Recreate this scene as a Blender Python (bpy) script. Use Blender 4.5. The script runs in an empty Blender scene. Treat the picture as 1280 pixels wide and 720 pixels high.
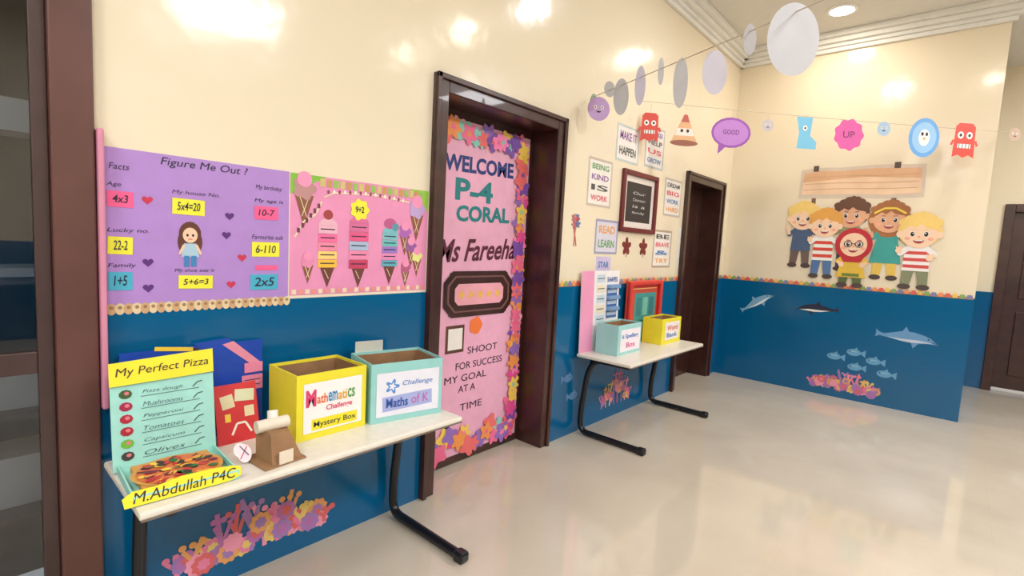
import bpy, math, random
from mathutils import Vector, Matrix
random.seed(7)
SC=bpy.context.scene
SC.view_settings.view_transform='Standard'
def lin(c):
    return tuple(((v/255)/12.92 if v/255<=0.04045 else (((v/255)+0.055)/1.055)**2.4) for v in c)
MC={}
def mat(c,rough=.6,metal=0,coat=0,var=.06,scale=12,name=None):
    key=(tuple(c),rough,metal,coat,var)
    if key in MC: return MC[key]
    m=bpy.data.materials.new(name or 'paint_%d_%d_%d'%tuple(c)); m.use_nodes=True
    nt=m.node_tree; b=nt.nodes['Principled BSDF']; l=lin(c)
    if var>0:
        tc=nt.nodes.new('ShaderNodeTexCoord'); n=nt.nodes.new('ShaderNodeTexNoise'); n.inputs['Scale'].default_value=scale
        r=nt.nodes.new('ShaderNodeValToRGB')
        r.color_ramp.elements[0].color=tuple(v*(1-var) for v in l)+(1,); r.color_ramp.elements[0].position=.3
        r.color_ramp.elements[1].color=tuple(min(1,v*(1+var)) for v in l)+(1,); r.color_ramp.elements[1].position=.7
        nt.links.new(tc.outputs['Object'],n.inputs['Vector']); nt.links.new(n.outputs['Fac'],r.inputs['Fac']); nt.links.new(r.outputs['Color'],b.inputs['Base Color'])
    else: b.inputs['Base Color'].default_value=l+(1,)
    b.inputs['Roughness'].default_value=rough; b.inputs['Metallic'].default_value=metal
    b.inputs['Coat Weight'].default_value=coat
    MC[key]=m; return m
def P(*c): return mat(c,.5,var=.03)
def link(o,parent=None):
    SC.collection.objects.link(o)
    if parent: o.parent=parent
    return o
def empty(name,loc=(0,0,0),rz=0):
    e=bpy.data.objects.new(name,None); e.location=loc; e.rotation_euler=(0,0,rz); e.empty_display_size=.1
    return link(e)
def multibox(name,boxes,m,parent=None,bevel=0):
    V=[];F=[]
    for b in boxes:
        x0,x1,y0,y1,z0,z1=b[:6]
        n=len(V)
        V+=[(x0,y0,z0),(x1,y0,z0),(x1,y1,z0),(x0,y1,z0),(x0,y0,z1),(x1,y0,z1),(x1,y1,z1),(x0,y1,z1)]
        F+=[tuple(n+i for i in f) for f in [(0,3,2,1),(4,5,6,7),(0,1,5,4),(1,2,6,5),(2,3,7,6),(3,0,4,7)]]
    me=bpy.data.meshes.new(name); me.from_pydata(V,[],F); me.materials.append(m)
    o=link(bpy.data.objects.new(name,me),parent)
    if bevel:
        md=o.modifiers.new('b','BEVEL'); md.width=bevel; md.segments=2; md.limit_method='ANGLE'
    return o
def tube(name,pts,r,m,parent=None,res=4):
    c=bpy.data.curves.new(name,'CURVE'); c.dimensions='3D'; c.bevel_depth=r; c.bevel_resolution=res; c.use_fill_caps=True
    s=c.splines.new('POLY'); s.points.add(len(pts)-1)
    for p,q in zip(s.points,pts): p.co=(*q,1)
    c.materials.append(m)
    o=bpy.data.objects.new(name,c); SC.collection.objects.link(o)
    dg=bpy.context.evaluated_depsgraph_get(); me=bpy.data.meshes.new_from_object(o.evaluated_get(dg))
    bpy.data.objects.remove(o)
    for p in me.polygons: p.use_smooth=True
    return link(bpy.data.objects.new(name,me),parent)
def smooth(pts,n=6):
    pts=[Vector(p) for p in pts]; out=[pts[0]]
    for i in range(1,len(pts)-1):
        a=pts[i-1];b=pts[i];c=pts[i+1]
        ra=min(.07,(a-b).length*.45); rc=min(.07,(c-b).length*.45)
        s=b+(a-b).normalized()*ra; e=b+(c-b).normalized()*rc
        for k in range(n+1):
            t=k/n; out.append(s*(1-t)**2+b*2*t*(1-t)+e*t*t)
    out.append(pts[-1]); return out
TXT={}
def textmesh(s,shear,bold):
    k=(s,shear,bold)
    if k in TXT: return TXT[k]
    c=bpy.data.curves.new('t','FONT'); c.body=s; c.size=1; c.shear=shear; c.offset=bold; c.resolution_u=3
    o=bpy.data.objects.new('t',c); SC.collection.objects.link(o)
    dg=bpy.context.evaluated_depsgraph_get(); me=bpy.data.meshes.new_from_object(o.evaluated_get(dg))
    V=[(v.co.x,v.co.y) for v in me.vertices]; F=[tuple(p.vertices) for p in me.polygons]
    bpy.data.objects.remove(o); bpy.data.meshes.remove(me)
    TXT[k]=(V,F); return V,F
class Flat:
    def __init__(s,name,O,R,U,parent=None):
        s.n=name;s.O=Vector(O);s.R=Vector(R).normalized();s.U=Vector(U).normalized();s.N=s.R.cross(s.U);s.V=[];s.F=[];s.M=[];s.ms=[];s.p=parent;s.k=0
    def mi(s,m):
        if m not in s.ms: s.ms.append(m)
        return s.ms.index(m)
    def w(s,a,b,l): return s.O+s.R*a+s.U*b+s.N*(.0012+l*.0006+(s.k%28)*.00002)
    def poly(s,pts,m,l=1):
        s.k+=1
        n=len(s.V); s.V+=[s.w(a,b,l) for a,b in pts]
        ar=sum(pts[i][0]*pts[(i+1)%len(pts)][1]-pts[(i+1)%len(pts)][0]*pts[i][1] for i in range(len(pts)))
        f=list(range(n,n+len(pts))); 
        if ar<0: f.reverse()
        s.F.append(tuple(f)); s.M.append(s.mi(m)); return s
    def rect(s,a0,b0,a1,b1,m,l=1,rot=0):
        ca=(a0+a1)/2;cb=(b0+b1)/2
        pts=[(a0,b0),(a1,b0),(a1,b1),(a0,b1)]
        if rot:
            c,d=math.cos(rot),math.sin(rot); pts=[(ca+(x-ca)*c-(y-cb)*d,cb+(x-ca)*d+(y-cb)*c) for x,y in pts]
        return s.poly(pts,m,l)
    def slab(s,a0,b0,a1,b1,m,l=0,th=.004):
        n=len(s.V)
        for off in (0,th):
            for a,b in [(a0,b0),(a1,b0),(a1,b1),(a0,b1)]: s.V.append(s.O+s.R*a+s.U*b+s.N*(.001+off-th+l*.0006))
        for f in [(0,3,2,1),(4,5,6,7),(0,1,5,4),(1,2,6,5),(2,3,7,6),(3,0,4,7)]:
            s.F.append(tuple(n+i for i in f)); s.M.append(s.mi(m))
        return s
    def ell(s,a,b,ra,rb,m,l=1,rot=0,n=20,t0=0,t1=2*math.pi):
        c,d=math.cos(rot),math.sin(rot);pts=[]
        full=abs(t1-t0-2*math.pi)<1e-6
        for i in range(n if full else n+1):
            t=t0+(t1-t0)*i/n; x=ra*math.cos(t);y=rb*math.sin(t); pts.append((a+x*c-y*d,b+x*d+y*c))
        return s.poly(pts,m,l)
    def line(s,pts,w,m,l=1):
        for (x0,y0),(x1,y1) in zip(pts,pts[1:]):
            d=math.hypot(x1-x0,y1-y0) or 1e-6; nx=-(y1-y0)/d*w/2; ny=(x1-x0)/d*w/2
            s.poly([(x0+nx,y0+ny),(x0-nx,y0-ny),(x1-nx,y1-ny),(x1+nx,y1+ny)],m,l)
        return s
    def flower(s,a,b,r,m,l=1,n=6,rot=0,dep=.28):
        return s.poly([(a+r*(1-dep+dep*math.cos(n*t))*math.cos(t+rot),b+r*(1-dep+dep*math.cos(n*t))*math.sin(t+rot)) for t in [2*math.pi*i/(n*6) for i in range(n*6)]],m,l)
    def heart(s,a,b,r,m,l=1):
        return s.poly([(a+r*.06*16*math.sin(t)**3,b+r*.06*(13*math.cos(t)-5*math.cos(2*t)-2*math.cos(3*t)-math.cos(4*t))) for t in [2*math.pi*i/24 for i in range(24)]],m,l)
    def text(s,t,a0,b0,a1,b1,m,l=3,shear=0,bold=.02,tilt=0):
        V,F=textmesh(t,shear,bold)
        if not V: return s
        s.k+=1
        x0=min(v[0] for v in V);x1=max(v[0] for v in V);y0=min(v[1] for v in V);y1=max(v[1] for v in V)
        n=len(s.V)
        for x,y in V:
            fa=(x-x0)/(x1-x0); s.V.append(s.w(a0+(a1-a0)*fa,b0+(b1-b0)*(y-y0)/(y1-y0)+tilt*fa,l))
        i=s.mi(m)
        for f in F: s.F.append(tuple(n+k for k in f)); s.M.append(i)
        return s
    def build(s):
        me=bpy.data.meshes.new(s.n); me.from_pydata([tuple(v) for v in s.V],[],s.F)
        for m in s.ms: me.materials.append(m)
        for p,i in zip(me.polygons,s.M): p.material_index=i
        return link(bpy.data.objects.new(s.n,me),s.p)
def LW(name,x=0,p=None): return Flat(name,(x,0,0),(0,1,0),(0,0,1),p)
def EW(name,y=6.23): return Flat(name,(0,y,0),(1,0,0),(0,0,1))

# ------------------------------------------------------------ camera
X=Vector((.747,.662,.053)).normalized(); Up=Vector((-.1,.033,.994)); Up=(Up-X*Up.dot(X)).normalized(); B=X.cross(Up)
cam=bpy.data.cameras.new('camera'); co=link(bpy.data.objects.new('camera',cam)); cam.lens=17.86; cam.sensor_width=36; cam.clip_start=.02
M=Matrix((X,Up,B)).transposed().to_4x4(); M.translation=Vector((2.13,0,1.45)); co.matrix_world=M; SC.camera=co

# ------------------------------------------------------------ room
H=3.74
def wallmat():
    m=bpy.data.materials.new('wall_two_tone_gloss'); m.use_nodes=True; nt=m.node_tree; b=nt.nodes['Principled BSDF']
    g=nt.nodes.new('ShaderNodeNewGeometry'); sp=nt.nodes.new('ShaderNodeSeparateXYZ'); gt=nt.nodes.new('ShaderNodeMath'); gt.operation='GREATER_THAN'; gt.inputs[1].default_value=1.157
    mx=nt.nodes.new('ShaderNodeMix'); mx.data_type='RGBA'
    nt.links.new(g.outputs['Position'],sp.inputs[0]); nt.links.new(sp.outputs['Z'],gt.inputs[0]); nt.links.new(gt.outputs[0],mx.inputs['Factor'])
    mx.inputs['A'].default_value=lin((4,92,140))+(1,); mx.inputs['B'].default_value=lin((235,222,197))+(1,)
    nt.links.new(mx.outputs['Result'],b.inputs['Base Color'])
    n2=nt.nodes.new('ShaderNodeTexNoise'); n2.inputs['Scale'].default_value=5; bp=nt.nodes.new('ShaderNodeBump'); bp.inputs['Strength'].default_value=.06; bp.inputs['Distance'].default_value=.05
    nt.links.new(g.outputs['Position'],n2.inputs['Vector']); nt.links.new(n2.outputs['Fac'],bp.inputs['Height']); nt.links.new(bp.outputs['Normal'],b.inputs['Normal'])
    b.inputs['Roughness'].default_value=.15
    return m
WM=wallmat()
def floormat():
    m=bpy.data.materials.new('floor_polished_tile'); m.use_nodes=True; nt=m.node_tree; b=nt.nodes['Principled BSDF']
    g=nt.nodes.new('ShaderNodeNewGeometry'); n=nt.nodes.new('ShaderNodeTexNoise'); n.inputs['Scale'].default_value=1.6; n.inputs['Detail'].default_value=6
    r=nt.nodes.new('ShaderNodeValToRGB'); r.color_ramp.elements[0].color=lin((190,178,162))+(1,); r.color_ramp.elements[1].color=lin((203,192,176))+(1,)
    r.color_ramp.elements[0].position=.3; r.color_ramp.elements[1].position=.7
    br=nt.nodes.new('ShaderNodeTexBrick'); br.offset=0; br.inputs['Scale'].default_value=1; br.inputs['Brick Width'].default_value=.8; br.inputs['Row Height'].default_value=.8; br.inputs['Mortar Size'].default_value=.0012
    br.inputs['Mortar'].default_value=(.85,.84,.83,1); br.inputs['Color1'].default_value=(1,1,1,1); br.inputs['Color2'].default_value=(1,1,1,1)
    mx=nt.nodes.new('ShaderNodeMix'); mx.data_type='RGBA'; mx.blend_type='MULTIPLY'; mx.inputs['Factor'].default_value=.35
    nt.links.new(g.outputs['Position'],n.inputs['Vector']); nt.links.new(g.outputs['Position'],br.inputs['Vector']); nt.links.new(n.outputs['Fac'],r.inputs['Fac'])
    nt.links.new(r.outputs['Color'],mx.inputs['A']); nt.links.new(br.outputs['Color'],mx.inputs['B']); nt.links.new(mx.outputs['Result'],b.inputs['Base Color'])
    b.inputs['Roughness'].default_value=.07; b.inputs['IOR'].default_value=1.7
    return m
XR=6;YB=-3
WOOD=mat((62,33,28),.3,var=.25,scale=9,name='dark_wood',coat=.2)
WOOD2=mat((96,58,46),.35,var=.2,scale=8,name='brown_wood')
multibox('floor',[(-.25,XR,YB,9.6,-.1,0)],floormat())
multibox('ceiling',[(-.25,XR+.1,YB-.1,8.4,H,H+.1)],mat((222,219,212),.7,var=.02))
multibox('wall_left',[(-.25,0,YB,-.8,0,H),(-.25,0,-.8,.3,2.3,H),(-.25,0,.3,1.78,0,H),(-.25,0,1.78,2.83,2.24,H),(-.25,0,2.83,5.0,0,H),(-.25,0,5.0,5.95,2.19,H),(-.25,0,5.95,6.23,0,H)],WM)
multibox('wall_end',[(-.25,2.25,6.23,6.5,0,H),(2.1,2.25,6.5,8.2,0,H)],WM)
multibox('wall_corridor',[(2.1,2.47,8.2,8.4,0,H),(2.47,3.47,8.2,8.4,2.15,H),(3.47,XR,8.2,8.4,0,H)],WM)
multibox('wall_right',[(XR,XR+.1,YB,8.4,0,H)],WM)
multibox('wall_back',[(-.25,XR,YB-.1,YB,0,H)],WM)
WH=mat((236,235,230),.45,var=.02,name='cornice_plaster')
STEPS=[(.035,3.57,3.61),(.06,3.61,3.645),(.10,3.645,3.69),(.15,3.69,H)]
multibox('trim_1',[(0,d,YB,6.23,z0,z1) for d,z0,z1 in STEPS],WH,bevel=.006)
multibox('trim_2',[(0,2.25+d,6.23-d,6.23,z0,z1) for d,z0,z1 in STEPS],WH,bevel=.006)

def door(name,y0,y1,h,rec=.2):
    e=empty(name)
    w=.09
    multibox('frame',[(-.25,.025,y0,y0+w,0,h),(-.25,.025,y1-w,y1,0,h),(-.25,.025,y0+w,y1-w,h-w,h)],WOOD,e,bevel=.006)
    multibox('frame_moulding',[(.025,.04,y0,y0+.03,0,h),(.025,.04,y1-.03,y1,0,h),(.025,.04,y0,y1,h-.03,h)],WOOD,e,bevel=.005)
    multibox('leaf',[(-.245,-rec,y0+w,y1-w,.005,h-w)],WOOD,e)
    pb=[]
    ya,yb=y0+w+.1,y1-w-.1
    for z0,z1 in [(.15,.9),(1.35,h-w-.13)]:
        pb+=[(-rec,-rec+.008,ya,yb,z0,z0+.03),(-rec,-rec+.008,ya,yb,z1-.03,z1),(-rec,-rec+.008,ya,ya+.03,z0,z1),(-rec,-rec+.008,yb-.03,yb,z0,z1)]
    if name!='door_1': multibox('leaf_panels',pb,WOOD,e,bevel=.003)
    return e
D1=door('door_1',1.73,2.88,2.30)
e=door('door_2',4.95,6.0,2.24)
tube('handle',[(-.2,5.12,1.0),(-.15,5.12,1.0),(-.15,5.24,1.0)],.01,mat((180,175,165),.25,1),e)
f=LW('white_notice_strip'); f.slab(4.87,1.28,4.935,1.68,P(225,222,215),0,.002); f.build()
e=empty('door_3')
multibox('frame',[(2.44,2.53,8.17,8.35,0,2.18),(3.41,3.5,8.17,8.35,0,2.18),(2.53,3.41,8.17,8.35,2.09,2.18)],WOOD,e,bevel=.005)
multibox('leaf',[(2.53,3.41,8.25,8.3,.04,2.09)],WOOD,e)
multibox('leaf_panels',[(2.65,3.29,8.235,8.25,.2,.95),(2.65,3.29,8.235,8.25,1.1,1.95)],WOOD,e,bevel=.01)

# glazed cabinet door at left
e=empty('glass_cabinet')
FR=mat((96,60,54),.35,var=.12,scale=5,name='brown_frame')
multibox('frame',[(-.2,.03,.24,.347,0,2.32),(-.2,.03,-.8,-.72,0,2.32),(-.2,.03,-.72,.24,2.25,2.32)],FR,e,bevel=.006)
DK=mat((72,68,72),.5,var=.1,name='cabinet_interior')
multibox('door_leaf',[(-.03,.0,.2,.24,0,2.25),(-.03,0,-.72,-.66,0,2.25),(-.03,0,-.66,.2,.96,1.03),(-.03,0,-.66,.2,0,.12),(-.03,0,-.66,.2,2.17,2.25)],mat((70,50,48),.35,var=.1),e,bevel=.004)
multibox('carcass',[(-.62,-.6,-.8,.34,0,2.3),(-.6,-.25,-.8,-.78,0,2.3),(-.6,-.25,.32,.34,0,2.3),(-.6,-.2,-.78,.32,.4,.42),(-.6,-.2,-.78,.32,.76,.78),(-.6,-.2,-.78,.32,1.22,1.24),(-.6,-.2,-.78,.32,1.7,1.72),(-.62,-.25,-.8,.34,2.28,2.3)],DK,e)
gl=bpy.data.materials.new('glass_pane'); gl.use_nodes=True; gb=gl.node_tree.nodes['Principled BSDF']; gb.inputs['Transmission Weight'].default_value=1; gb.inputs['Roughness'].default_value=0.02; gb.inputs['IOR'].default_value=1.5; gb.inputs['Base Color'].default_value=(.8,.84,.87,1)
multibox('glass',[(-.018,-.012,-.66,.2,.12,.96),(-.018,-.012,-.66,.2,1.03,2.17)],gl,e)
multibox('reflection_boxes',[(-.5,-.28,-.15,.28,1.24,1.27),(-.48,-.28,-.1,.25,.78,.92),(-.5,-.3,-.2,.25,1.72,1.84),(-.5,-.3,-.1,.28,.42,.6)],P(180,182,186),e)  # pale boxes behind the pane, standing in for reflections on the glass
multibox('stored_books',[(-.5,-.3,-.6,-.22,1.24,1.5),(-.5,-.3,-.6,-.25,1.72,1.95),(-.5,-.3,-.6,-.22,.78,.9)],P(70,110,70),e,bevel=.004)

# ------------------------------------------------------------ tables
TOP=mat((226,219,207),.3,var=.04,scale=30,name='laminate'); BLK=mat((16,18,24),.3,var=0,name='black_steel')
def desk(y0,y1):
    e=empty('school_desk',(0,y0,0)); L=y1-y0
    multibox('tabletop',[(.035,.49,0,L,.615,.64)],TOP,e,bevel=.008)
    multibox('edge_band',[(.484,.4915,.004,L-.004,.613,.619)],mat((120,105,95),.5),e)
    for i,y in enumerate((.09,L-.05)):
        tube('leg_%d'%(i+1),smooth([(.44,y,.6),(.15,y,.6),(.09,y,.5),(.05,y,.2),(.05,y,.025),(.57,y,.025)]),.022,BLK,e)
        multibox('foot_cap_%d'%(i+1),[(.54,.6,y-.027,y+.027,0,.05)],BLK,e,bevel=.012)
    multibox('crossbar',[(.1,.125,.09,L-.05,.55,.6)],BLK,e)
    return e
desk(.35,1.575); desk(3.16,4.48)
TZ=.64

# ------------------------------------------------------------ posters left
multibox('pink_foam_strip',[(.001,.045,.35,.368,.82,1.74)],P(212,138,165),bevel=.006)
BLKI=P(40,30,60)
f=LW('about_me_poster')
f.slab(.372,1.165,.985,1.69,mat((176,136,208),.4,var=.03),0,.003)
f.text('Figure Me Out ?',.53,1.645,.82,1.68,BLKI,2,shear=.2,bold=0)
Yl=P(240,235,60);Pk=P(245,95,150);Cy=P(70,175,205)
def note(a0,b0,a1,b1,m,t,cap,cb=0):
    f.rect(a0,b0,a1,b1,m,2,rot=random.uniform(-.03,.03)); f.text(t,a0+.015,b0+.015,a1-.015,b1-.012,BLKI,4,shear=.15,bold=.01)
    if cap: f.text(cap,a0,b1+.012+cb,a0+min(.013*len(cap),.99-a0-.03),b1+.03+cb,BLKI,2,shear=.2,bold=-.005)
note(.378,1.495,.451,1.548,Pk,'4x3','Age')
note(.564,1.484,.668,1.541,Yl,'5x4=20','My house No.')
note(.846,1.485,.94,1.538,Pk,'10-7','My age is')
note(.378,1.337,.447,1.396,Yl,'22-2','Lucky no.')
note(.837,1.335,.946,1.394,Yl,'6-110','Favourite sub')
note(.378,1.215,.445,1.277,Cy,'1+5','Family')
note(.582,1.213,.695,1.262,Yl,'5+6=3','')
note(.832,1.2,.941,1.263,Cy,'2x5','')
f.rect(.85,1.28,.94,1.30,Pk,2)
f.text('My birthday',.85,1.60,.955,1.622,BLKI,2,shear=.2,bold=-.005); f.text('Facts',.385,1.62,.44,1.64,BLKI,2,shear=.2,bold=-.005)
f.text('My shoe size is',.57,1.272,.70,1.288,BLKI,2,shear=.2,bold=-.005)
for a,b,m in [(.49,1.526,P(200,50,80)),(.754,1.49,P(90,40,120)),(.743,1.416,P(90,40,120)),(.49,1.31,P(90,40,120)),(.76,1.225,P(200,50,80)),(.49,1.22,P(90,40,120)),(.80,1.33,P(200,50,80))]: f.heart(a,b,.017,m,2)
sk=P(240,200,170);br=P(95,50,35)
f.ell(.62,1.415,.036,.045,br,2).ell(.62,1.385,.04,.055,br,2).ell(.62,1.41,.024,.028,sk,3).ell(.611,1.41,.004,.005,BLKI,4).ell(.629,1.41,.004,.005,BLKI,4).line([(.613,1.396),(.627,1.396)],.003,P(200,60,60),4)
f.poly([(.6,1.38),(.64,1.38),(.65,1.33),(.59,1.33)],P(170,200,220),3).rect(.6,1.295,.617,1.335,P(60,130,190),3).rect(.623,1.295,.64,1.335,P(60,130,190),3)
f.line([(.6,1.375),(.585,1.34)],.008,sk,4).line([(.64,1.375),(.655,1.34)],.008,sk,4)
for i in range(26):
    a=.385+i*.0238
    f.ell(a,1.15,.014,.02,P(225,205,165) if i%2 else P(205,165,125),1); f.ell(a,1.155,.006,.006,P(160,120,80),2)
f.build()

f=LW('ice_cream_poster')
f.slab(.99,1.17,1.722,1.688,mat((232,148,190),.4,var=.04),0,.003)
brn=P(140,85,60);crm=P(238,218,185)
for i in range(18):
    a=1.12+i*.032; f.rect(a,1.645,a+.024,1.68,[P(210,190,120),P(200,150,90),P(150,190,90)][i%3],2)
f.poly([(.99,1.60),(.99,1.688),(1.15,1.688),(1.09,1.655)],P(130,190,60),1)
f.poly([(1.722,1.58),(1.722,1.688),(1.60,1.688),(1.66,1.655)],P(150,200,70),1)
for i in range(24): f.rect(1.0+i*.03,1.175,1.02+i*.03,1.195,P(235,150,140) if i%2 else crm,2)
def cone(a,b,s,ice,l=2):
    f.poly([(a-.028*s,b),(a+.028*s,b),(a,b-.09*s)],brn,l).line([(a-.014*s,b-.004),(a+.007*s,b-.06*s)],.003,crm,l+1).line([(a+.014*s,b-.004),(a-.007*s,b-.06*s)],.003,crm,l+1)
    f.flower(a,b+.02*s,.036*s,ice,l+1,5,dep=.12).ell(a,b+.045*s,.022*s,.022*s,P(240,150,190),l+2)
for a,b,s,ic in [(1.05,1.60,1.5,P(190,140,140)),(1.07,1.30,.9,P(230,140,180)),(1.65,1.56,1.5,P(190,160,210)),(1.66,1.33,1,P(230,230,140)),(1.58,1.45,1.1,P(170,100,180)),(1.59,1.27,.9,P(180,90,130)),(1.62,1.38,1,P(150,90,160))]: cone(a,b,s,ic)
f.line([(1.13,1.58),(1.10,1.52),(1.05,1.49),(1.01,1.42)],.008,crm,2); f.line([(1.14,1.6),(1.19,1.625),(1.4,1.635),(1.6,1.62)],.006,crm,2)
for k in range(16):
    t=k/15; f.ell(1.16+.4*t,1.625+.012*math.sin(3.14*t),.006,.009,P(250,240,220) if k%2 else P(150,60,90),4)
for k in range(6): f.rect(1.02+k*.018,1.44+k*.022,1.032+k*.018,1.46+k*.022,P(110,50,70),3)
def pops(a,b0,b1,cs,w=.045):
    n=len(cs); h=(b1-b0-.07)/n; z=b0+.07
    f.poly([(a-.034,z),(a+.034,z),(a,b0-.02)],P(110,60,50),2); f.line([(a-.015,z-.01),(a+.006,z-.05)],.003,crm,3)
    for k,c in enumerate(cs):
        f.rect(a-w,z+k*h,a+w,z+(k+1)*h-.003,c,3)
        f.line([(a-w+.01,z+k*h+h/2),(a+w-.012,z+k*h+h/2)],.005,BLKI,4)
    f.ell(a,z+n*h-.002,w,.032,cs[-1],3,t0=0,t1=math.pi)
pops(1.161,1.22,1.48,[P(240,190,60),P(250,210,120),P(240,140,170),P(240,110,160),P(235,180,200)])
pops(1.318,1.215,1.50,[P(200,60,100),P(240,140,180),P(170,190,220),P(230,90,140),P(220,110,160)],.05)
f.flower(1.318,1.56,.052,Yl,4,7,dep=.1); f.text('9+2',1.295,1.545,1.34,1.575,BLKI,6)
pops(1.491,1.225,1.46,[P(90,170,190),P(230,140,190),P(150,120,200),P(100,190,190),P(120,190,200)])
f.ell(1.161,1.525,.022,.022,P(160,60,60),3); f.ell(1.49,1.505,.036,.026,P(190,90,140),3).ell(1.52,1.49,.02,.02,P(90,150,170),4)
f.build()

# ------------------------------------------------------------ door 1 decoration
f=LW('door_decoration_paper',-.196)
f.slab(1.83,.06,2.76,2.16,mat((234,172,200),.45,var=.04),0,.002)
navy=P(25,50,120);teal=P(20,125,130);mar=P(90,25,50)
f.text('WELCOME',1.99,1.85,2.60,1.95,navy,3,bold=.035,tilt=.02)
f.text('P-4',2.085,1.685,2.41,1.82,teal,3,bold=.03); f.text('CORAL',2.10,1.555,2.58,1.655,teal,3,bold=.035,tilt=.015)
f.text('Ms Fareeha',1.96,1.30,2.66,1.44,mar,3,shear=.35,bold=.02,tilt=.03)
f.rect(2.055,.735,2.21,.91,WOOD2,2).rect(2.075,.755,2.195,.89,P(240,235,230),3)
f.flower(2.31,.895,.06,P(240,120,60),3,5,dep=.06)
for t,a0,a1,b in [('SHOOT',2.247,2.525,.715),('FOR SUCCESS',2.15,2.58,.62),('MY GOAL',2.06,2.43,.54),('AT A',2.18,2.33,.468),('TIME',2.2,2.40,.345)]:
    f.text(t,a0,b,a1,b+.045,P(60,35,60),3,bold=.0)
f.text('o',1.9,.2,1.97,.26,P(60,35,60),3)
f.build()
e=empty('ornate_door_plaque')
oct_=lambda a0,b0,a1,b1,c:[(a0+c,b0),(a1-c,b0),(a1,b0+c),(a1,b1-c),(a1-c,b1),(a0+c,b1),(a0,b1-c),(a0,b0+c)]
f=Flat('plaque_body',(-.19,0,0),(0,1,0),(0,0,1),e)
f.poly(oct_(2.02,.96,2.64,1.25,.07),WOOD,0).poly(oct_(2.05,.99,2.61,1.22,.06),P(120,80,80),1).poly(oct_(2.065,1.0,2.595,1.21,.055),WOOD,2).poly(oct_(2.11,1.035,2.55,1.17,.03),P(235,165,180),3)
for k in range(5): f.flower(2.165+k*.083,1.10,.03,P(235,185,80),4,5)
f.build()
multibox('plaque_backing',[(-.194,-.19,2.07,2.59,.97,1.24)],WOOD,e)
f=LW('paper_flower_border',-.188)
FC=[P(228,80,150),P(240,150,80),P(125,80,170),P(245,205,90),P(235,110,110),P(140,205,190),P(250,130,180),P(150,110,190),P(240,110,150),P(245,170,190)]
def fl(a,b,r):
    c=random.choice(FC); l=random.randint(0,14); f.flower(a,b,r,c,l,random.choice([4,5,6]),random.uniform(0,3),dep=.2)
    if random.random()<.5: f.flower(a,b,r*.35,random.choice(FC),l+1,5,1)
for i in range(19): fl(1.91+i*.043,2.10+random.uniform(-.03,.03),random.uniform(.055,.08))
for i in range(48): fl(2.70+random.uniform(-.03,.01),.1+i*.042,random.uniform(.05,.075))
for i in range(20): fl(1.91+i*.041,.13+random.uniform(-.04,.08),random.uniform(.06,.08))
for i in range(12): fl(1.90+random.uniform(-.02,.02),.2+i*.16,random.uniform(.045,.065))
f.build()

# ------------------------------------------------------------ wall papers between doors
cols=[P(225,90,110),P(80,130,190),P(240,165,80),P(110,165,100),P(150,100,165),P(80,80,80)]
def paper(name,a0,b0,a1,b1,lines,base=(236,230,224),edge=None):
    f=LW(name); f.slab(a0,b0,a1,b1,P(*base),0,.002)
    if edge: 
        w=.018
        for r in [(a0,b0,a1,b0+w),(a0,b1-w,a1,b1),(a0,b0,a0+w,b1),(a1-w,b0,a1,b1)]: f.rect(*r,edge,1)
    n=len(lines);h=(b1-b0-.05)/n
    for i,t in enumerate(lines):
        z=b1-.025-(i+1)*h
        f.text(t,a0+.05,z+h*.25,a1-.05,z+h*.8,cols[(i+len(name))%len(cols)],2,bold=.02)
    return f.build()
paper('kindness_poster',3.21,1.75,3.55,2.11,['BEING','KIND','IS','WORK'],edge=P(200,185,170))
paper('classroom_rules_poster',3.58,2.14,3.95,2.43,['MAKE IT','HAPPEN'],edge=P(190,200,200))
paper('classroom_rules_poster',4.06,2.16,4.42,2.52,['MISTAKES','HELP','US','GROW'],edge=P(180,190,190))
paper('motivation_poster',4.50,1.77,4.87,2.12,['DREAM','BIG','WORK','HARD'],edge=P(190,180,175))
paper('motivation_poster',4.35,1.28,4.73,1.63,['BE','BRAVE','&','TRY'],edge=P(180,160,140))
paper('reading_poster',3.36,1.39,3.70,1.66,['READ','LEARN'],edge=P(160,160,185),base=(215,210,225))
f=LW('small_notice_paper'); f.slab(3.4,1.24,3.62,1.37,P(205,190,225),0,.002); f.text('STAR',3.43,1.28,3.59,1.33,cols[1],2); f.build()
e=empty('framed_notice_board')
R=mat((105,28,32),.35,var=.1)
multibox('frame',[(.001,.03,3.70,3.74,1.58,2.09),(.001,.03,4.28,4.32,1.58,2.09),(.001,.03,3.74,4.28,1.58,1.62),(.001,.03,3.74,4.28,2.05,2.09)],R,e,bevel=.006)
f=Flat('board',(.004,0,0),(0,1,0),(0,0,1),e); f.rect(3.74,1.62,4.28,2.05,P(232,222,215),0).rect(3.79,1.67,4.23,2.0,P(48,42,44),1)
for i,t in enumerate(['Our','Classroom','is a','family']): f.text(t,3.90,1.90-i*.055,4.12,1.925-i*.055,P(200,200,195),3,shear=.1,bold=0)
f.build()
f=LW('pinwheel_decoration')
for k in range(6): f.flower(3.09+random.uniform(-.03,.03),1.60+random.uniform(-.04,.05),.035,[P(200,60,70),P(90,120,170),P(190,110,120)][k%3],k,5,k)
f.line([(3.09,1.58),(3.08,1.44)],.014,P(200,120,110),1).line([(3.07,1.58),(3.11,1.44)],.012,P(190,90,90),2); f.build()
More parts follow.
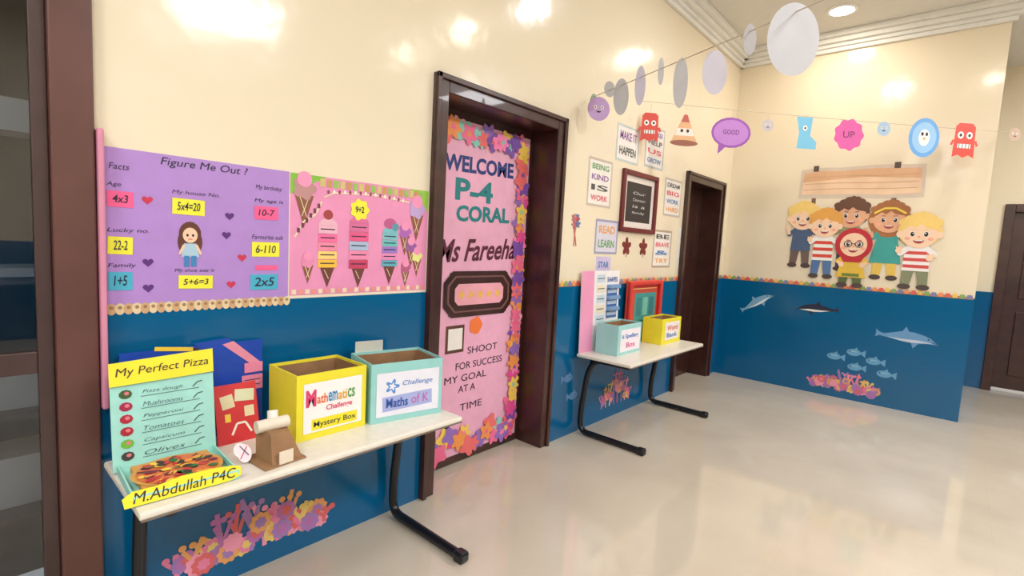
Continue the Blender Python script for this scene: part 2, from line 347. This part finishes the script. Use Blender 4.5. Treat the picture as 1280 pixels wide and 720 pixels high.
for a in (3.86,4.16):
    f=LW('paper_maple_leaf'); mm=P(120,40,30)
    f.poly([(a+.08*(.45+.55*abs(math.cos(2.5*(t-math.pi/2))))*math.cos(t),1.46+.08*(.45+.55*abs(math.cos(2.5*(t-math.pi/2))))*math.sin(t)) for t in [2*math.pi*i/50 for i in range(50)]],mm,1).line([(a,1.45),(a+.005,1.37)],.008,mm,1); f.build()
def border(f,a0,a1):
    n=int((a1-a0)/.05)
    for i in range(n):
        a=a0+(i+.5)*(a1-a0)/n; f.rect(a-.026,1.145,a+.026,1.17,P(175,125,95),1)
        c=[P(220,90,80),P(235,190,90),P(130,170,100),P(120,130,180),P(235,145,95)][i%5]
        f.rect(a-.018,1.15,a+.018,1.185,c,2); f.poly([(a-.018,1.185),(a+.018,1.185),(a,1.205)],P(235,205,160),2)
f=LW('pencil_border_strip'); border(f,2.89,4.94); border(f,6.01,6.22); f.build()
f=EW('pencil_border_strip'); border(f,.01,2.24); f.build()

def coral(f,a0,b0,a1,b1,n=26):
    cc=[P(225,125,160),P(225,160,95),P(225,195,110),P(180,110,170),P(215,100,100),P(160,120,180),P(235,150,175)]
    W=a1-a0;Hh=b1-b0
    for i in range(n):
        t=(i+.5)/n; a=a0+W*t; hh=Hh*(.4+.6*math.sin(math.pi*t))*random.uniform(.7,1.05); c=cc[i*5%7]
        if i%3==0:
            f.line([(a,b0),(a+random.uniform(-.02,.02),b0+hh*.5),(a+random.uniform(-.05,.05),b0+hh)],W*.03,c,i%6+1)
            f.line([(a,b0+hh*.4),(a+.03,b0+hh*.8)],W*.025,c,i%6+1); f.line([(a,b0+hh*.4),(a-.035,b0+hh*.75)],W*.025,c,i%6+1)
            for q in (-.035,0,.04): f.ell(a+q,b0+hh*.85,W*.022,W*.022,c,i%6+1)
        else:
            bb=b0+hh*random.uniform(.15,.7); r=W*random.uniform(.06,.085)
            f.flower(a,bb,r,c,i%6+1,9,i,dep=.08); f.flower(a,bb,r*.55,cc[(i+2)%7],i%6+2,7,i,dep=.12)
    return f.build()
coral(LW('coral_reef_sticker'),.56,.09,1.18,.33,34)
coral(LW('coral_reef_sticker'),3.62,.10,4.1,.40,22)
coral(EW('coral_reef_sticker'),1.03,.08,1.62,.30,32)
def fish(f,a,b,s,m,d=1,l=1):
    f.ell(a,b,.05*s,.028*s,m,l); f.poly([(a-d*.04*s,b),(a-d*.08*s,b+.03*s),(a-d*.08*s,b-.03*s)],m,l)
    f.poly([(a-.01*s,b+.02*s),(a+.02*s,b+.045*s),(a+.025*s,b+.02*s)],m,l).ell(a+d*.028*s,b+.006*s,.006*s,.006*s,P(20,40,80),l+1)
f=LW('fish_sticker'); fish(f,3.12,.45,1.1,P(90,135,180)); fish(f,3.2,.3,1.1,P(90,135,180)); f.build()
f=EW('fish_school_sticker')
for a,b in [(1.22,.43),(1.39,.50),(1.56,.44),(1.41,.35),(1.66,.33)]: fish(f,a,b,1.25,P(100,160,200),-1); f.line([(a-.03,b+.01),(a+.03,b+.01)],.006,P(170,205,225),3)
f.build()
DOL=[(-.5,-.03),(-.42,.02),(-.36,.07),(-.25,.11),(-.1,.14),(-.02,.14),(.03,.23),(.08,.13),(.22,.08),(.36,.03),(.44,.05),(.5,.1),(.49,.02),(.5,-.06),(.43,-.02),(.34,-.03),(.18,-.05),(.02,-.07),(-.08,-.07),(-.12,-.17),(-.19,-.07),(-.3,-.04),(-.42,-.035)]
def dolphin(name,a,b,w,rot,flip,m,belly):
    f=EW(name); c,d=math.cos(rot),math.sin(rot)
    T=lambda p:(a+(p[0]*flip*c-p[1]*d)*w,b+(p[0]*flip*d+p[1]*c)*w)
    f.poly([T(p) for p in DOL],m,1)
    f.poly([T(p) for p in [(-.42,-.02),(-.2,.0),(.1,-.02),(.3,-.02),(.1,-.06),(-.08,-.065),(-.3,-.035)]],belly,2)
    f.ell(*T((-.33,.045)),w*.015,w*.015,P(10,20,40),3); f.line([T((-.5,-.02)),T((-.38,.0))],w*.012,P(30,50,80),3); return f.build()
dolphin('dolphin_sticker',.42,.90,.40,.6,-1,P(120,168,200),P(225,232,238))
dolphin('orca_sticker',1.02,.90,.40,.05,1,P(25,35,60),P(235,232,232))
dolphin('dolphin_sticker',1.80,.715,.50,-.05,-1,P(100,150,195),P(190,200,220))

# ------------------------------------------------------------ wooden sign + children mural
f=EW('wooden_sign_sticker')
wd=mat((240,205,172),.45,var=.10,scale=4)
f.rect(.86,1.75,.90,2.15,P(120,90,75),0).rect(1.55,1.75,1.59,2.15,P(120,90,75),0)
f.poly([(.73,2.08),(.74,2.38),(.9,2.4),(1.1,2.39),(1.4,2.405),(1.79,2.39),(1.80,2.08),(1.5,2.07),(1.2,2.08)],P(214,196,178),1)
f.poly([(.76,2.12),(.77,2.345),(.9,2.365),(1.1,2.355),(1.4,2.37),(1.76,2.355),(1.77,2.12),(1.5,2.105),(1.2,2.12)],wd,2)
f.poly([(.76,2.25),(.77,2.345),(.9,2.365),(1.1,2.355),(1.4,2.37),(1.76,2.355),(1.765,2.26),(1.3,2.29)],P(222,176,138),3)
for z in (2.17,2.23,2.30): f.line([(.78,z),(1.1,z+.006),(1.5,z-.004),(1.75,z)],.004,P(205,160,125),4)
f.rect(.85,2.36,.90,2.42,P(90,72,62),3).rect(1.545,2.36,1.595,2.42,P(90,72,62),3); f.build()
SK=P(245,208,178);SK2=P(225,170,135);EYE=P(45,25,20);WT=P(245,240,235)
def child(name,x,zh,zf,r,hair,skin,shirt,pants,l,style='boy',stripe=None,armL=(-.9,.2),armR=(.9,.2)):
    f=EW(name); neck=zh-r*.8; hip=zf+(neck-zf)*.42
    bw=r*.62
    for s in (-1,1):
        if pants: f.poly([(x+s*.02*r,hip+.03),(x+s*bw,hip+.03),(x+s*bw*1.05,zf+.03),(x+s*r*.2,zf+.03)],pants,l)
        else: f.line([(x+s*bw*.5,hip+.02),(x+s*bw*.5,zf+.02)],r*.22,skin,l)
        f.ell(x+s*r*.45,zf+.02,r*.32,r*.17,P(75,60,60),l+1)
    if style in('girl','hijab'): f.poly([(x-bw*.75,neck),(x+bw*.75,neck),(x+bw*1.4,hip-.04),(x-bw*1.4,hip-.04)],shirt,l+2)
    else: f.poly([(x-bw*.9,neck),(x+bw*.9,neck),(x+bw*1.08,hip),(x-bw*1.08,hip)],shirt,l+2)
    if stripe:
        for k in range(3):
            z=hip+(neck-hip)*(.12+.27*k); f.rect(x-bw*1.0,z,x+bw*1.0,z+(neck-hip)*.13,stripe,l+3)
    for s,(dx,dz) in ((-1,armL),(1,armR)):
        sx=x+s*bw*.8; sz=neck-r*.18; mx=sx+s*r*.32; mz=sz-r*.3; hx=x+dx*r; hz=neck-r*.5+dz*r
        f.line([(sx,sz),(mx,mz)],r*.3,shirt,l+4); f.ell(mx,mz,r*.14,r*.14,shirt,l+4); f.line([(mx,mz),(hx,hz)],r*.2,skin,l+4); f.ell(hx,hz,r*.16,r*.16,skin,l+5)
        for k in (-1,0,1): f.line([(hx,hz),(hx+k*r*.13,hz+r*.23)],r*.07,skin,l+5)
    if style=='girl': f.ell(x,zh-r*.1,r*1.15,r*1.12,hair,l+3)
    if style=='hijab': f.ell(x,zh-.1*r,r*1.08,r*1.12,hair,l+5).poly([(x-r*.8,neck+.1*r),(x+r*.8,neck+.1*r),(x+r*.5,neck-r*.5),(x-r*.5,neck-r*.5)],hair,l+6)
    else:
        f.ell(x,zh+r*.12,r*1.05,r*.98,hair,l+5)
        for s in (-1,1): f.ell(x+s*r*.93,zh-r*.12,r*.17,r*.2,skin,l+6)
    f.ell(x,zh-r*.12,r*.86 if style!='hijab' else r*.78,r*.8,skin,l+7)
    if style!='hijab':
        f.poly([(x+r*.92*math.cos(t),zh+r*.15+r*.85*math.sin(t)) for t in [math.pi*i/12 for i in range(13)]]+[(x-r*.7,zh+r*.2),(x-r*.45,zh+r*.42),(x-r*.2,zh+r*.28),(x+r*.05,zh+r*.5),(x+r*.3,zh+r*.3),(x+r*.7,zh+r*.22)],hair,l+8)
        for k in range(7): f.ell(x+r*(-.8+.27*k),zh+r*(.5+.5*math.sin(math.pi*(k+.5)/7)),r*.27,r*.22,hair,l+9,rot=.4*k)
    if style=='girl':
        f.line([(x-r*.85,zh+r*.35),(x-r*.3,zh+r*.68),(x+r*.3,zh+r*.68),(x+r*.85,zh+r*.35)],r*.12,P(240,210,80),l+11)
    for s in (-1,1):
        f.ell(x+s*r*.32,zh-r*.08,r*.13,r*.17,WT,l+9).ell(x+s*r*.32,zh-r*.09,r*.1,r*.14,EYE,l+10).ell(x+s*r*.29,zh-r*.04,r*.035,r*.035,WT,l+11)
        f.ell(x+s*r*.55,zh-r*.36,r*.13,r*.09,P(243,170,150),l+9)
        f.line([(x+s*r*.2,zh+r*.17),(x+s*r*.42,zh+r*.19)],r*.05,hair,l+9)
    f.ell(x,zh-r*.25,r*.06,r*.05,P(225,150,120),l+9)
    f.ell(x,zh-r*.45,r*.26,r*.2,P(160,60,60),l+9,t0=math.pi,t1=2*math.pi).rect(x-r*.2,zh-r*.5,x+r*.2,zh-r*.45,WT,l+10)
    if style=='hijab':
        for s in (-1,1):
            pts=[(x+s*r*.32+r*.22*math.cos(t),zh-r*.08+r*.2*math.sin(t)) for t in [2*math.pi*i/16 for i in range(17)]]
            f.line(pts,r*.05,P(40,30,60),l+12)
        f.line([(x-r*.1,zh-r*.06),(x+r*.1,zh-r*.06)],r*.05,P(40,30,60),l+12)
        f.rect(x-r*.5,hip-.03,x+r*.5,hip-.0,P(110,130,60),l+3)
    return f.build()
BL=P(240,205,120)
child('cartoon_child_sticker',1.235,1.91,1.33,.15,P(105,68,50),SK2,P(150,160,120),P(80,90,120),0)
child('cartoon_child_sticker',.80,1.875,1.34,.145,BL,SK,P(75,95,130),P(110,90,85),13,armL=(-.95,.5),armR=(.85,-.2))
child('cartoon_child_sticker',1.555,1.87,1.27,.15,P(165,105,60),SK2,P(60,160,155),P(225,190,90),13,'girl')
child('cartoon_child_sticker',1.015,1.80,1.24,.145,P(228,165,80),SK,P(240,240,235),P(80,115,165),26,stripe=P(215,70,60))
child('cartoon_child_sticker',1.80,1.74,1.20,.16,BL,SK,P(240,235,235),P(130,135,105),26,stripe=P(210,75,75),armR=(.6,-.2))
child('cartoon_child_sticker',1.285,1.62,1.17,.15,P(190,40,55),SK,P(230,190,70),P(90,105,60),39,'hijab',armL=(-.6,-.2),armR=(.6,-.2))

# ------------------------------------------------------------ garlands
e=empty('character_garland')
D=Vector((1,1,0)).normalized()
STR=P(200,188,170)
pts=[(0.03,3.9,2.66)]
for i in range(1,30):
    t=i/29*4.28; pts.append((t,3.87+t,2.66-.05*math.sin(math.pi*i/29)+.02*t/4.3))
tube('string',pts,.0025,STR,e,2)
def hang(nm,x,cz,fn):
    f=Flat(nm,(x+.01,3.87+x-.01,cz),D,(0,0,1),e); fn(f)
    f.line([(0,.05),(0,2.64-cz)],.003,STR,0); f.build()
def face(f,r,l=3):
    for s in (-1,1): f.ell(s*r*.35,r*.15,r*.16,r*.18,WT,l).ell(s*r*.35,r*.15,r*.07,r*.09,EYE,l+1)
    f.ell(0,-r*.2,r*.25,r*.15,EYE,l,t0=math.pi,t1=2*math.pi)
RED=P(215,72,58)
def monster(w,h,c=RED):
    def fn(f):
        f.poly([(-w,-h),(-w*.5,-h*.85),(0,-h),(w*.5,-h*.85),(w,-h),(w*.9,h*.8),(w*.6,h),(-w*.6,h),(-w*.9,h*.8)],c,1)
        f.line([(-w,0),(-w*1.2,-h*.3)],.02,c,1).line([(w,0),(w*1.2,-h*.3)],.02,c,1)
        f.rect(-w*.6,-h*.45,w*.6,-h*.2,WT,2); 
        for k in range(4): f.line([(-w*.45+k*w*.3,-h*.45),(-w*.45+k*w*.3,-h*.2)],.006,EYE,3)
        for s in (-1,1): f.ell(s*w*.4,h*.3,w*.28,w*.3,WT,2).ell(s*w*.4,h*.3,w*.12,w*.14,EYE,3)
    return fn
def conefn(f):
    f.poly([(-.11,-.09),(.11,-.09),(.02,.12),(-.02,.12)],P(225,175,130),1).poly([(-.085,-.04),(.085,-.04),(.06,.02),(-.06,.02)],P(235,225,215),2).poly([(-.035,.07),(.035,.07),(.015,.13),(-.015,.13)],P(190,90,80),2).ell(0,-.1,.12,.025,P(150,90,70),3)
    f.ell(-.025,0,.012,.014,EYE,4).ell(.025,0,.012,.014,EYE,4)
def bubble(f):
    f.ell(0,0,.17,.125,P(150,80,170),1).poly([(-.1,-.07),(-.02,-.1),(-.1,-.18)],P(150,80,170),1)
    f.ell(0,0,.15,.105,P(185,125,200),2); f.text('GOOD',-.07,-.015,.07,.025,P(120,60,140),3)
def ball(r,c,rb=None):
    def fn(f): f.ell(0,0,r,rb or r,c,1); face(f,r)
    return fn
def boot(f):
    f.poly([(-.08,.13),(.06,.13),(.05,-.02),(.11,-.07),(.11,-.13),(-.06,-.13),(-.05,0)],P(120,188,220),1); f.ell(.0,.04,.02,.022,WT,2).ell(0,.04,.008,.01,EYE,3)
def pinkm(f): f.flower(0,0,.135,P(218,92,165),1,9,dep=.06); f.text('UP',-.05,-.025,.05,.03,P(120,40,100),3,bold=0)
def oval(f):
    f.ell(0,0,.14,.165,P(105,165,225),1).ell(0,0,.11,.13,P(150,195,235),2).ell(0,.0,.05,.07,WT,3).ell(-.02,.03,.012,.016,EYE,4).ell(.02,.03,.012,.016,EYE,4).poly([(-.015,0),(.015,0),(0,-.025)],P(240,160,50),5)
for nm,x,z,fn in [('red_monster',.08,2.45,monster(.075,.115)),('traffic_cone',.29,2.44,conefn),('speech_bubble',.57,2.45,bubble),('small_ball',.79,2.53,ball(.05,P(190,180,185))),('blue_boot',1.02,2.49,boot),('pink_badge',1.295,2.50,pinkm),('blue_ball',1.51,2.57,ball(.06,P(165,190,215))),('penguin_oval',1.77,2.52,oval),('red_monster_large',2.03,2.52,monster(.1,.145)),('small_ball_2',2.35,2.60,ball(.055,P(190,160,140)))]:
    hang(nm,x,z,fn)
e=empty('oval_garland')
A=Vector((0,3.15,2.50));Dv=Vector((1.68,-1.17,-.17))
tube('string',[A+Dv*(.02+3.4*i/30)+Vector((0,0,-.04*math.sin(math.pi*i/30))) for i in range(31)],.0025,STR,e,2)
G1=P(165,160,160)
for k,(t,w,h,c,dz,ry) in enumerate([(.05,.03,.07,P(150,170,140),.05,.3),(.1,.08,.08,P(185,150,200),.10,.2),(.18,.045,.05,G1,.0,.5),(.27,.05,.11,G1,.08,.2),(.39,.04,.11,P(172,164,178),.06,.5),(.5,.04,.07,G1,.03,.9),(.6,.045,.12,G1,.13,.4),(.735,.065,.095,P(186,178,188),.14,.3),(.84,.035,.06,G1,.06,.4),(.955,.098,.125,P(186,183,186),.125,.1),(1.18,.08,.08,P(195,190,188),.02,.2)]):
    p=A+Dv*t; an=math.atan2(.662,.747)+ry
    f=Flat('paper_oval_%d'%(k+1),p+Vector((0,0,-dz)),(math.cos(an),math.sin(an),0),(0,0,1),e)
    f.ell(0,0,w,h,c,1,n=32); f.line([(0,h),(0,max(dz,h)+.002)],.003,STR,0)
    if t==.1: face(f,.07)
    f.build()

# ------------------------------------------------------------ table 1 objects
CB=mat((150,112,78),.8,var=.12,name='cardboard')
def openbox(name,x,y,rz,w,d,h,col,label,flap=False):
    e=empty(name,(x,y,TZ+.0005),rz); c=mat(col,.5,var=.03); t=.006
    multibox('shell',[(0,d,0,w,0,t),(d-t,d,0,w,t,h),(0,t,0,w,t,h),(t,d-t,0,t,t,h),(t,d-t,w-t,w,t,h)],c,e)
    i=.0015
    multibox('lining',[(t,d-t,t,w-t,t,t+i),(d-t-i,d-t,t,w-t,t,h-.012),(t,t+i,t,w-t,t,h-.012),(t,d-t,t,t+i,t,h-.012),(t,d-t,w-t-i,w-t,t,h-.012)],CB,e)
    if flap: multibox('flap',[(-.004,0,.02,w*.45,h-.05,h+.05)],P(205,205,195),e)
    f=Flat('label',(d+.0005,0,0),(0,1,0),(0,0,1),e); label(f,w,h); f.build(); return e
def lab1(f,w,h):
    f.rect(w*.09,h*.1,w*.93,h*.86,P(245,240,240),0).rect(w*.2,h*.13,w*.86,h*.3,P(240,225,40),1)
    f.text('Mystery Box',w*.23,h*.15,w*.84,h*.26,P(40,40,60),2,bold=.01)
    f.text('M',w*.12,h*.5,w*.26,h*.76,P(220,60,110),2,bold=.05)
    for s,a,b,c in [('ath',.27,.42,P(230,110,50)),('em',.43,.56,P(60,140,190)),('ati',.57,.70,P(230,170,40)),('cs',.71,.82,P(90,160,80))]: f.text(s,w*a,h*.53,w*b,h*.68,c,2,bold=.02)
    f.text('Challenge',w*.4,h*.38,w*.78,h*.49,P(220,70,110),2,shear=.1)
openbox('yellow_mystery_box',.06,.885,0,.30,.24,.26,(236,222,50),lab1)
def lab2(f,w,h):
    f.rect(w*.07,h*.1,w*.95,h*.84,P(230,230,242),0); f.flower(w*.28,h*.6,.035,P(90,140,210),1,5); f.flower(w*.28,h*.6,.018,P(230,235,245),2,5)
    f.text('Challenge',w*.42,h*.57,w*.85,h*.68,P(60,120,200),2,shear=.2,bold=0); f.rect(w*.15,h*.2,w*.85,h*.45,P(165,175,225),1,rot=.05); f.text('Maths',w*.2,h*.24,w*.5,h*.40,P(40,80,160),3); f.text('of K',w*.55,h*.26,w*.8,h*.42,P(200,90,170),3,bold=0)
openbox('mint_challenge_box',.07,1.25,-.2,.34,.25,.26,(150,208,205),lab2,True)

e=empty('pizza_box_project',(.17,.36,TZ+.001),-.05)
MINT=mat((160,218,208),.5,var=.04,scale=20); YB_=P(242,226,50)
multibox('base',[(0,.27,0,.28,0,.006),(.262,.268,0,.28,.006,.03),(0,.27,0,.006,.006,.03),(0,.27,.274,.28,.006,.03)],MINT,e,bevel=.002)
f=Flat('pizza',(0,-.005,.028),(0,1,0),(-1,0,0),e)
f.ell(.145,-.14,.125,.115,P(210,150,70),0,n=32).ell(.145,-.14,.112,.102,P(215,110,60),2,n=32)
for i in range(90):
    an=random.uniform(0,6.28);r=.1*math.sqrt(random.random()); c=random.choice([P(190,30,40),P(240,200,60),P(40,110,50),P(110,30,60),P(200,50,50),P(235,150,50),P(60,30,30)])
    if i%3: f.ell(.145+r*math.cos(an),-.14+r*math.sin(an),.015,.011,c,3+i%6,rot=an,n=10)
    else: f.rect(.14+r*math.cos(an)-.012,-.14+r*math.sin(an)-.004,.14+r*math.cos(an)+.012,-.14+r*math.sin(an)+.004,c,4+i%6,rot=an)
f.build()
multibox('pizza_support',[(.03,.255,.03,.25,.006,.0275)],P(210,150,70),e,bevel=.004)
tl=.14; U=(-math.sin(tl),0,math.cos(tl))
f=Flat('lid',(.006,0,.006),(0,1,0),U,e); f.slab(-.01,0,.285,.28,MINT,0,.005)
for i,c in enumerate([P(60,90,50),P(160,30,70),P(170,30,60),P(170,30,50),P(110,180,60),P(60,60,60)]):
    z=.245-i*.04; f.ell(.03,z,.018,.015,c,2,n=9); f.ell(.033,z+.003,.007,.006,P(220,120,130),3,n=8)
    f.text(['Pizza dough','Mushrooms','Pepperoni','Tomatoes','Capsicum','Olives'][i],.075,z-.007,.19,z+.008,P(60,80,95),2,shear=.3,bold=-.01); f.line([(.07,z-.013),(.24,z-.011)],.002,P(80,110,125),2)
    f.line([(.22,z-.005),(.235,z+.01),(.25,z+.012)],.003,P(50,60,70),2)
f.build()
f=Flat('header_sign',(.012,0,.006),(0,1,0),U,e); 
f.poly([(-.012,.275),(.285,.285),(.285,.368),(-.012,.35)],YB_,3); f.text('My Perfect Pizza',.005,.298,.27,.332,P(60,45,40),5,shear=.15,bold=.0,tilt=.008); f.build()
f=Flat('name_strip',(.272,0,.0),(0,1,0),(-.25,0,1),e)
f.poly([(-.02,.002),(-.025,.03),(.0,.045),(.06,.045),(.12,.055),(.2,.054),(.26,.048),(.285,.04),(.285,.012),(.25,.002),(.1,.002)],YB_,1); f.text('M.Abdullah P4C',.0,.01,.27,.040,P(60,45,40),3,shear=.2,bold=0); f.build()

e=empty('blue_display_board',(0,0,TZ)); BB=mat((16,66,172),.45,var=.05)
f=Flat('centre_panel',(.035,0,0),(0,1,0),(-.03,0,1),e); f.slab(.40,0,.87,.36,BB,0,.006)
f.poly([(.62,.37),(.74,.38),(.87,.25),(.87,.2)],BB,2).poly([(.72,.355),(.76,.365),(.86,.27),(.86,.235)],P(225,140,165),4)
f.rect(.79,.16,.87,.22,P(225,130,165),4).rect(.8,.23,.87,.27,P(225,130,165),5); f.line([(.80,.2),(.86,.2)],.003,BLKI,6).line([(.80,.18),(.86,.18)],.003,BLKI,6)
f.line([(.50,.365),(.62,.35)],.015,P(240,200,60),4).line([(.62,.35),(.64,.347)],.008,P(60,40,30),4)
f.build()
e=empty('red_counting_board',(.15,.665,TZ),.0)
f=Flat('panel',(0,0,0),(0,1,0),(-.25,0,1),e); f.slab(0,0,.15,.22,mat((205,45,50),.5,var=.05),0,.006)
f.rect(.02,.13,.065,.18,P(225,210,170),2,rot=.15).rect(.07,.15,.14,.195,P(215,215,180),2,rot=-.1).rect(.10,.09,.135,.13,P(225,210,170),2).rect(.03,.08,.05,.11,P(240,200,70),2); f.line([(.05,.03),(.07,.07),(.1,.07),(.12,.03)],.008,P(240,225,210),3); f.build()
e=empty('cardboard_house_model',(.31,.69,TZ+.001),.1)
multibox('base',[(0,.15,0,.15,0,.006)],CB,e)
me=bpy.data.meshes.new('ramp'); me.from_pydata([(.03,.03,.006),(.14,.03,.006),(.14,.14,.006),(.03,.14,.006),(.03,.03,.12),(.03,.14,.10),(.09,.05,.10),(.09,.12,.09)],[],[(0,3,2,1),(0,1,6,4),(1,2,7,6),(2,3,5,7),(4,6,7,5),(0,4,5,3)]); me.materials.append(CB); link(bpy.data.objects.new('ramp',me),e)
tube('rolled_paper',[(.05,.02,.12),(.06,.13,.12)],.022,P(225,212,195),e)
tube('rolled_paper_2',[(.05,.08,.10),(.03,.09,.16)],.018,P(235,228,220),e)
multibox('paper_door',[(.146,.15,.05,.10,.006,.05)],P(230,215,195),e)
f=Flat('paper_cutout',(.05,-.015,.01),(.3,1,0),(-1,.3,.9),e); f.ell(0,.03,.022,.035,P(238,222,228),1); f.ell(-.012,.045,.02,.028,P(238,222,228),1); f.line([(-.015,.01),(.01,.055)],.003,P(200,60,110),3); f.line([(.012,.02),(-.012,.06)],.003,BLKI,3); f.build()

# ------------------------------------------------------------ table 2 objects
def lab3(f,w,h):
    f.rect(w*.1,h*.1,w*.95,h*.84,P(240,232,240),0); f.text('Spelling',w*.3,h*.5,w*.85,h*.68,P(60,120,200),2); f.text('Box',w*.35,h*.22,w*.75,h*.4,P(220,90,150),2); f.flower(w*.2,h*.6,.02,P(90,160,200),1)
openbox('mint_spelling_box',.09,3.33,0,.36,.19,.23,(160,212,210),lab3)
def lab4(f,w,h):
    f.rect(w*.15,h*.15,w*.9,h*.85,P(240,232,230),0); f.text('Word',w*.25,h*.52,w*.8,h*.72,P(220,90,60),2); f.text('Bank',w*.25,h*.25,w*.8,h*.43,P(60,120,180),2)
openbox('yellow_word_box',.11,4.05,0,.38,.18,.22,(236,222,50),lab4)
e=empty('science_display_board',(0,0,TZ))
f=Flat('panel',(.05,0,0),(0,1,0),(-.03,0,1),e); f.slab(3.17,0,3.72,.62,P(238,234,236),0,.006)
f.rect(3.17,0,3.34,.62,P(235,155,192),1)
for i in range(5): f.rect(3.38,.53-i*.08,3.50,.59-i*.08,[P(200,215,225),P(235,225,200)][i%2],2); f.line([(3.39,.56-i*.08),(3.49,.56-i*.08)],.006,BLKI,3)
for i in range(4): f.rect(3.53,.42-i*.09,3.69,.48-i*.09,P(70,110,170),3); f.rect(3.54,.44-i*.09,3.68,.47-i*.09,P(190,210,235),4)
f.text('SHAPES',3.53,.53,3.69,.57,P(60,90,160),2); f.build()
for i in range(3): multibox('pocket_%d'%(i+1),[(.035,.075,3.53,3.69,.30+i*.09,.33+i*.09)],P(120,155,200),e,bevel=.004)
e=empty('red_case_display',(0,.08,TZ)); RC=mat((215,60,50),.45,var=.05)
multibox('case_back',[(.03,.05,3.77,4.38,.0,.53)],RC,e,bevel=.008)
multibox('case_rim',[(.05,.085,3.77,3.81,.0,.53),(.05,.085,4.34,4.38,0,.53),(.05,.085,3.81,4.34,.49,.53),(.05,.085,3.81,4.34,0,.04)],RC,e,bevel=.012)
f=Flat('case_contents',(.052,0,0),(0,1,0),(0,0,1),e); f.rect(3.84,.06,4.31,.46,P(200,80,60),0); f.rect(3.90,.08,4.30,.42,P(70,150,145),1)
for i in range(3): f.rect(3.93+i*.12,.22,4.02+i*.12,.38,[P(60,130,130),P(120,190,170),P(60,120,130)][i],2)
f.line([(3.84,.46),(4.3,.46)],.008,P(240,190,120),2); f.build()

# ------------------------------------------------------------ lights
def emis(name,c,s):
    m=bpy.data.materials.new(name); m.use_nodes=True; b=m.node_tree.nodes['Principled BSDF']
    b.inputs['Base Color'].default_value=(1,1,1,1); b.inputs['Emission Color'].default_value=c+(1,); b.inputs['Emission Strength'].default_value=s; return m
EMW=emis('downlight_diffuser',(1,.93,.8),14); EMP=emis('panel_diffuser',(.95,.97,1),6)
def area(x,y,size,power,col,shape='DISK',fix='downlight'):
    e=empty(fix,(x,y,H))
    if shape=='DISK':
        n=28; V=[];F=[]
        for i in range(n):
            t=2*math.pi*i/n
            for r,z in ((size/2+.03,0),(size/2+.03,-.008),(size/2,-.012),(size/2,0)): V.append((r*math.cos(t),r*math.sin(t),z))
        for i in range(n):
            for k in range(3): a=i*4+k; b=((i+1)%n)*4+k; F.append((a,a+1,b+1,b))
        me=bpy.data.meshes.new('ring'); me.from_pydata(V,[],F); me.materials.append(WH); link(bpy.data.objects.new('ring',me),e)
        me=bpy.data.meshes.new('diffuser'); me.from_pydata([(size/2*math.cos(2*math.pi*i/n),size/2*math.sin(2*math.pi*i/n),-.01) for i in range(n)],[],[tuple(reversed(range(n)))]); me.materials.append(EMW); link(bpy.data.objects.new('diffuser',me),e)
    else:
        s=size/2; multibox('housing',[(-s-.03,s+.03,-s-.03,-s,-.02,0),(-s-.03,s+.03,s,s+.03,-.02,0),(-s-.03,-s,-s,s,-.02,0),(s,s+.03,-s,s,-.02,0)],WH,e)
        multibox('diffuser',[(-s,s,-s,s,-.01,-.002)],EMP,e)
    l=bpy.data.lights.new('lamp','AREA'); l.shape='DISK' if shape=='DISK' else 'SQUARE'; l.size=size; l.energy=power; l.color=col
    o=bpy.data.objects.new('lamp',l); link(o,e); o.location=(0,0,-.018)
warm=(1,.9,.76);cool=(.95,.975,1)
for x,y,p in [(1.07,5.62,13),(1.26,3.96,13),(2.2,3.9,9),(3.3,3.95,9)]: area(x,y,.2,p,warm if x!=1.26 else (.9,.95,1))
for x,y,p in [(3.95,2.1,96),(4.0,-1.2,86),(4.2,5.9,74),(1.6,-1.6,52)]: area(x,y,.8,p,cool,'SQUARE','ceiling_and_fill_panel')  # first panel follows a wall reflection; the other three are added fill lights
l=bpy.data.lights.new('corridor_lamp','POINT'); l.energy=120; l.shadow_soft_size=.1; o=link(bpy.data.objects.new('corridor_lamp',l)); o.location=(3,9.1,1.5)
w=bpy.data.worlds.new('World'); SC.world=w; w.use_nodes=True; w.node_tree.nodes['Background'].inputs[0].default_value=(.9,.95,1,1); w.node_tree.nodes['Background'].inputs[1].default_value=.3
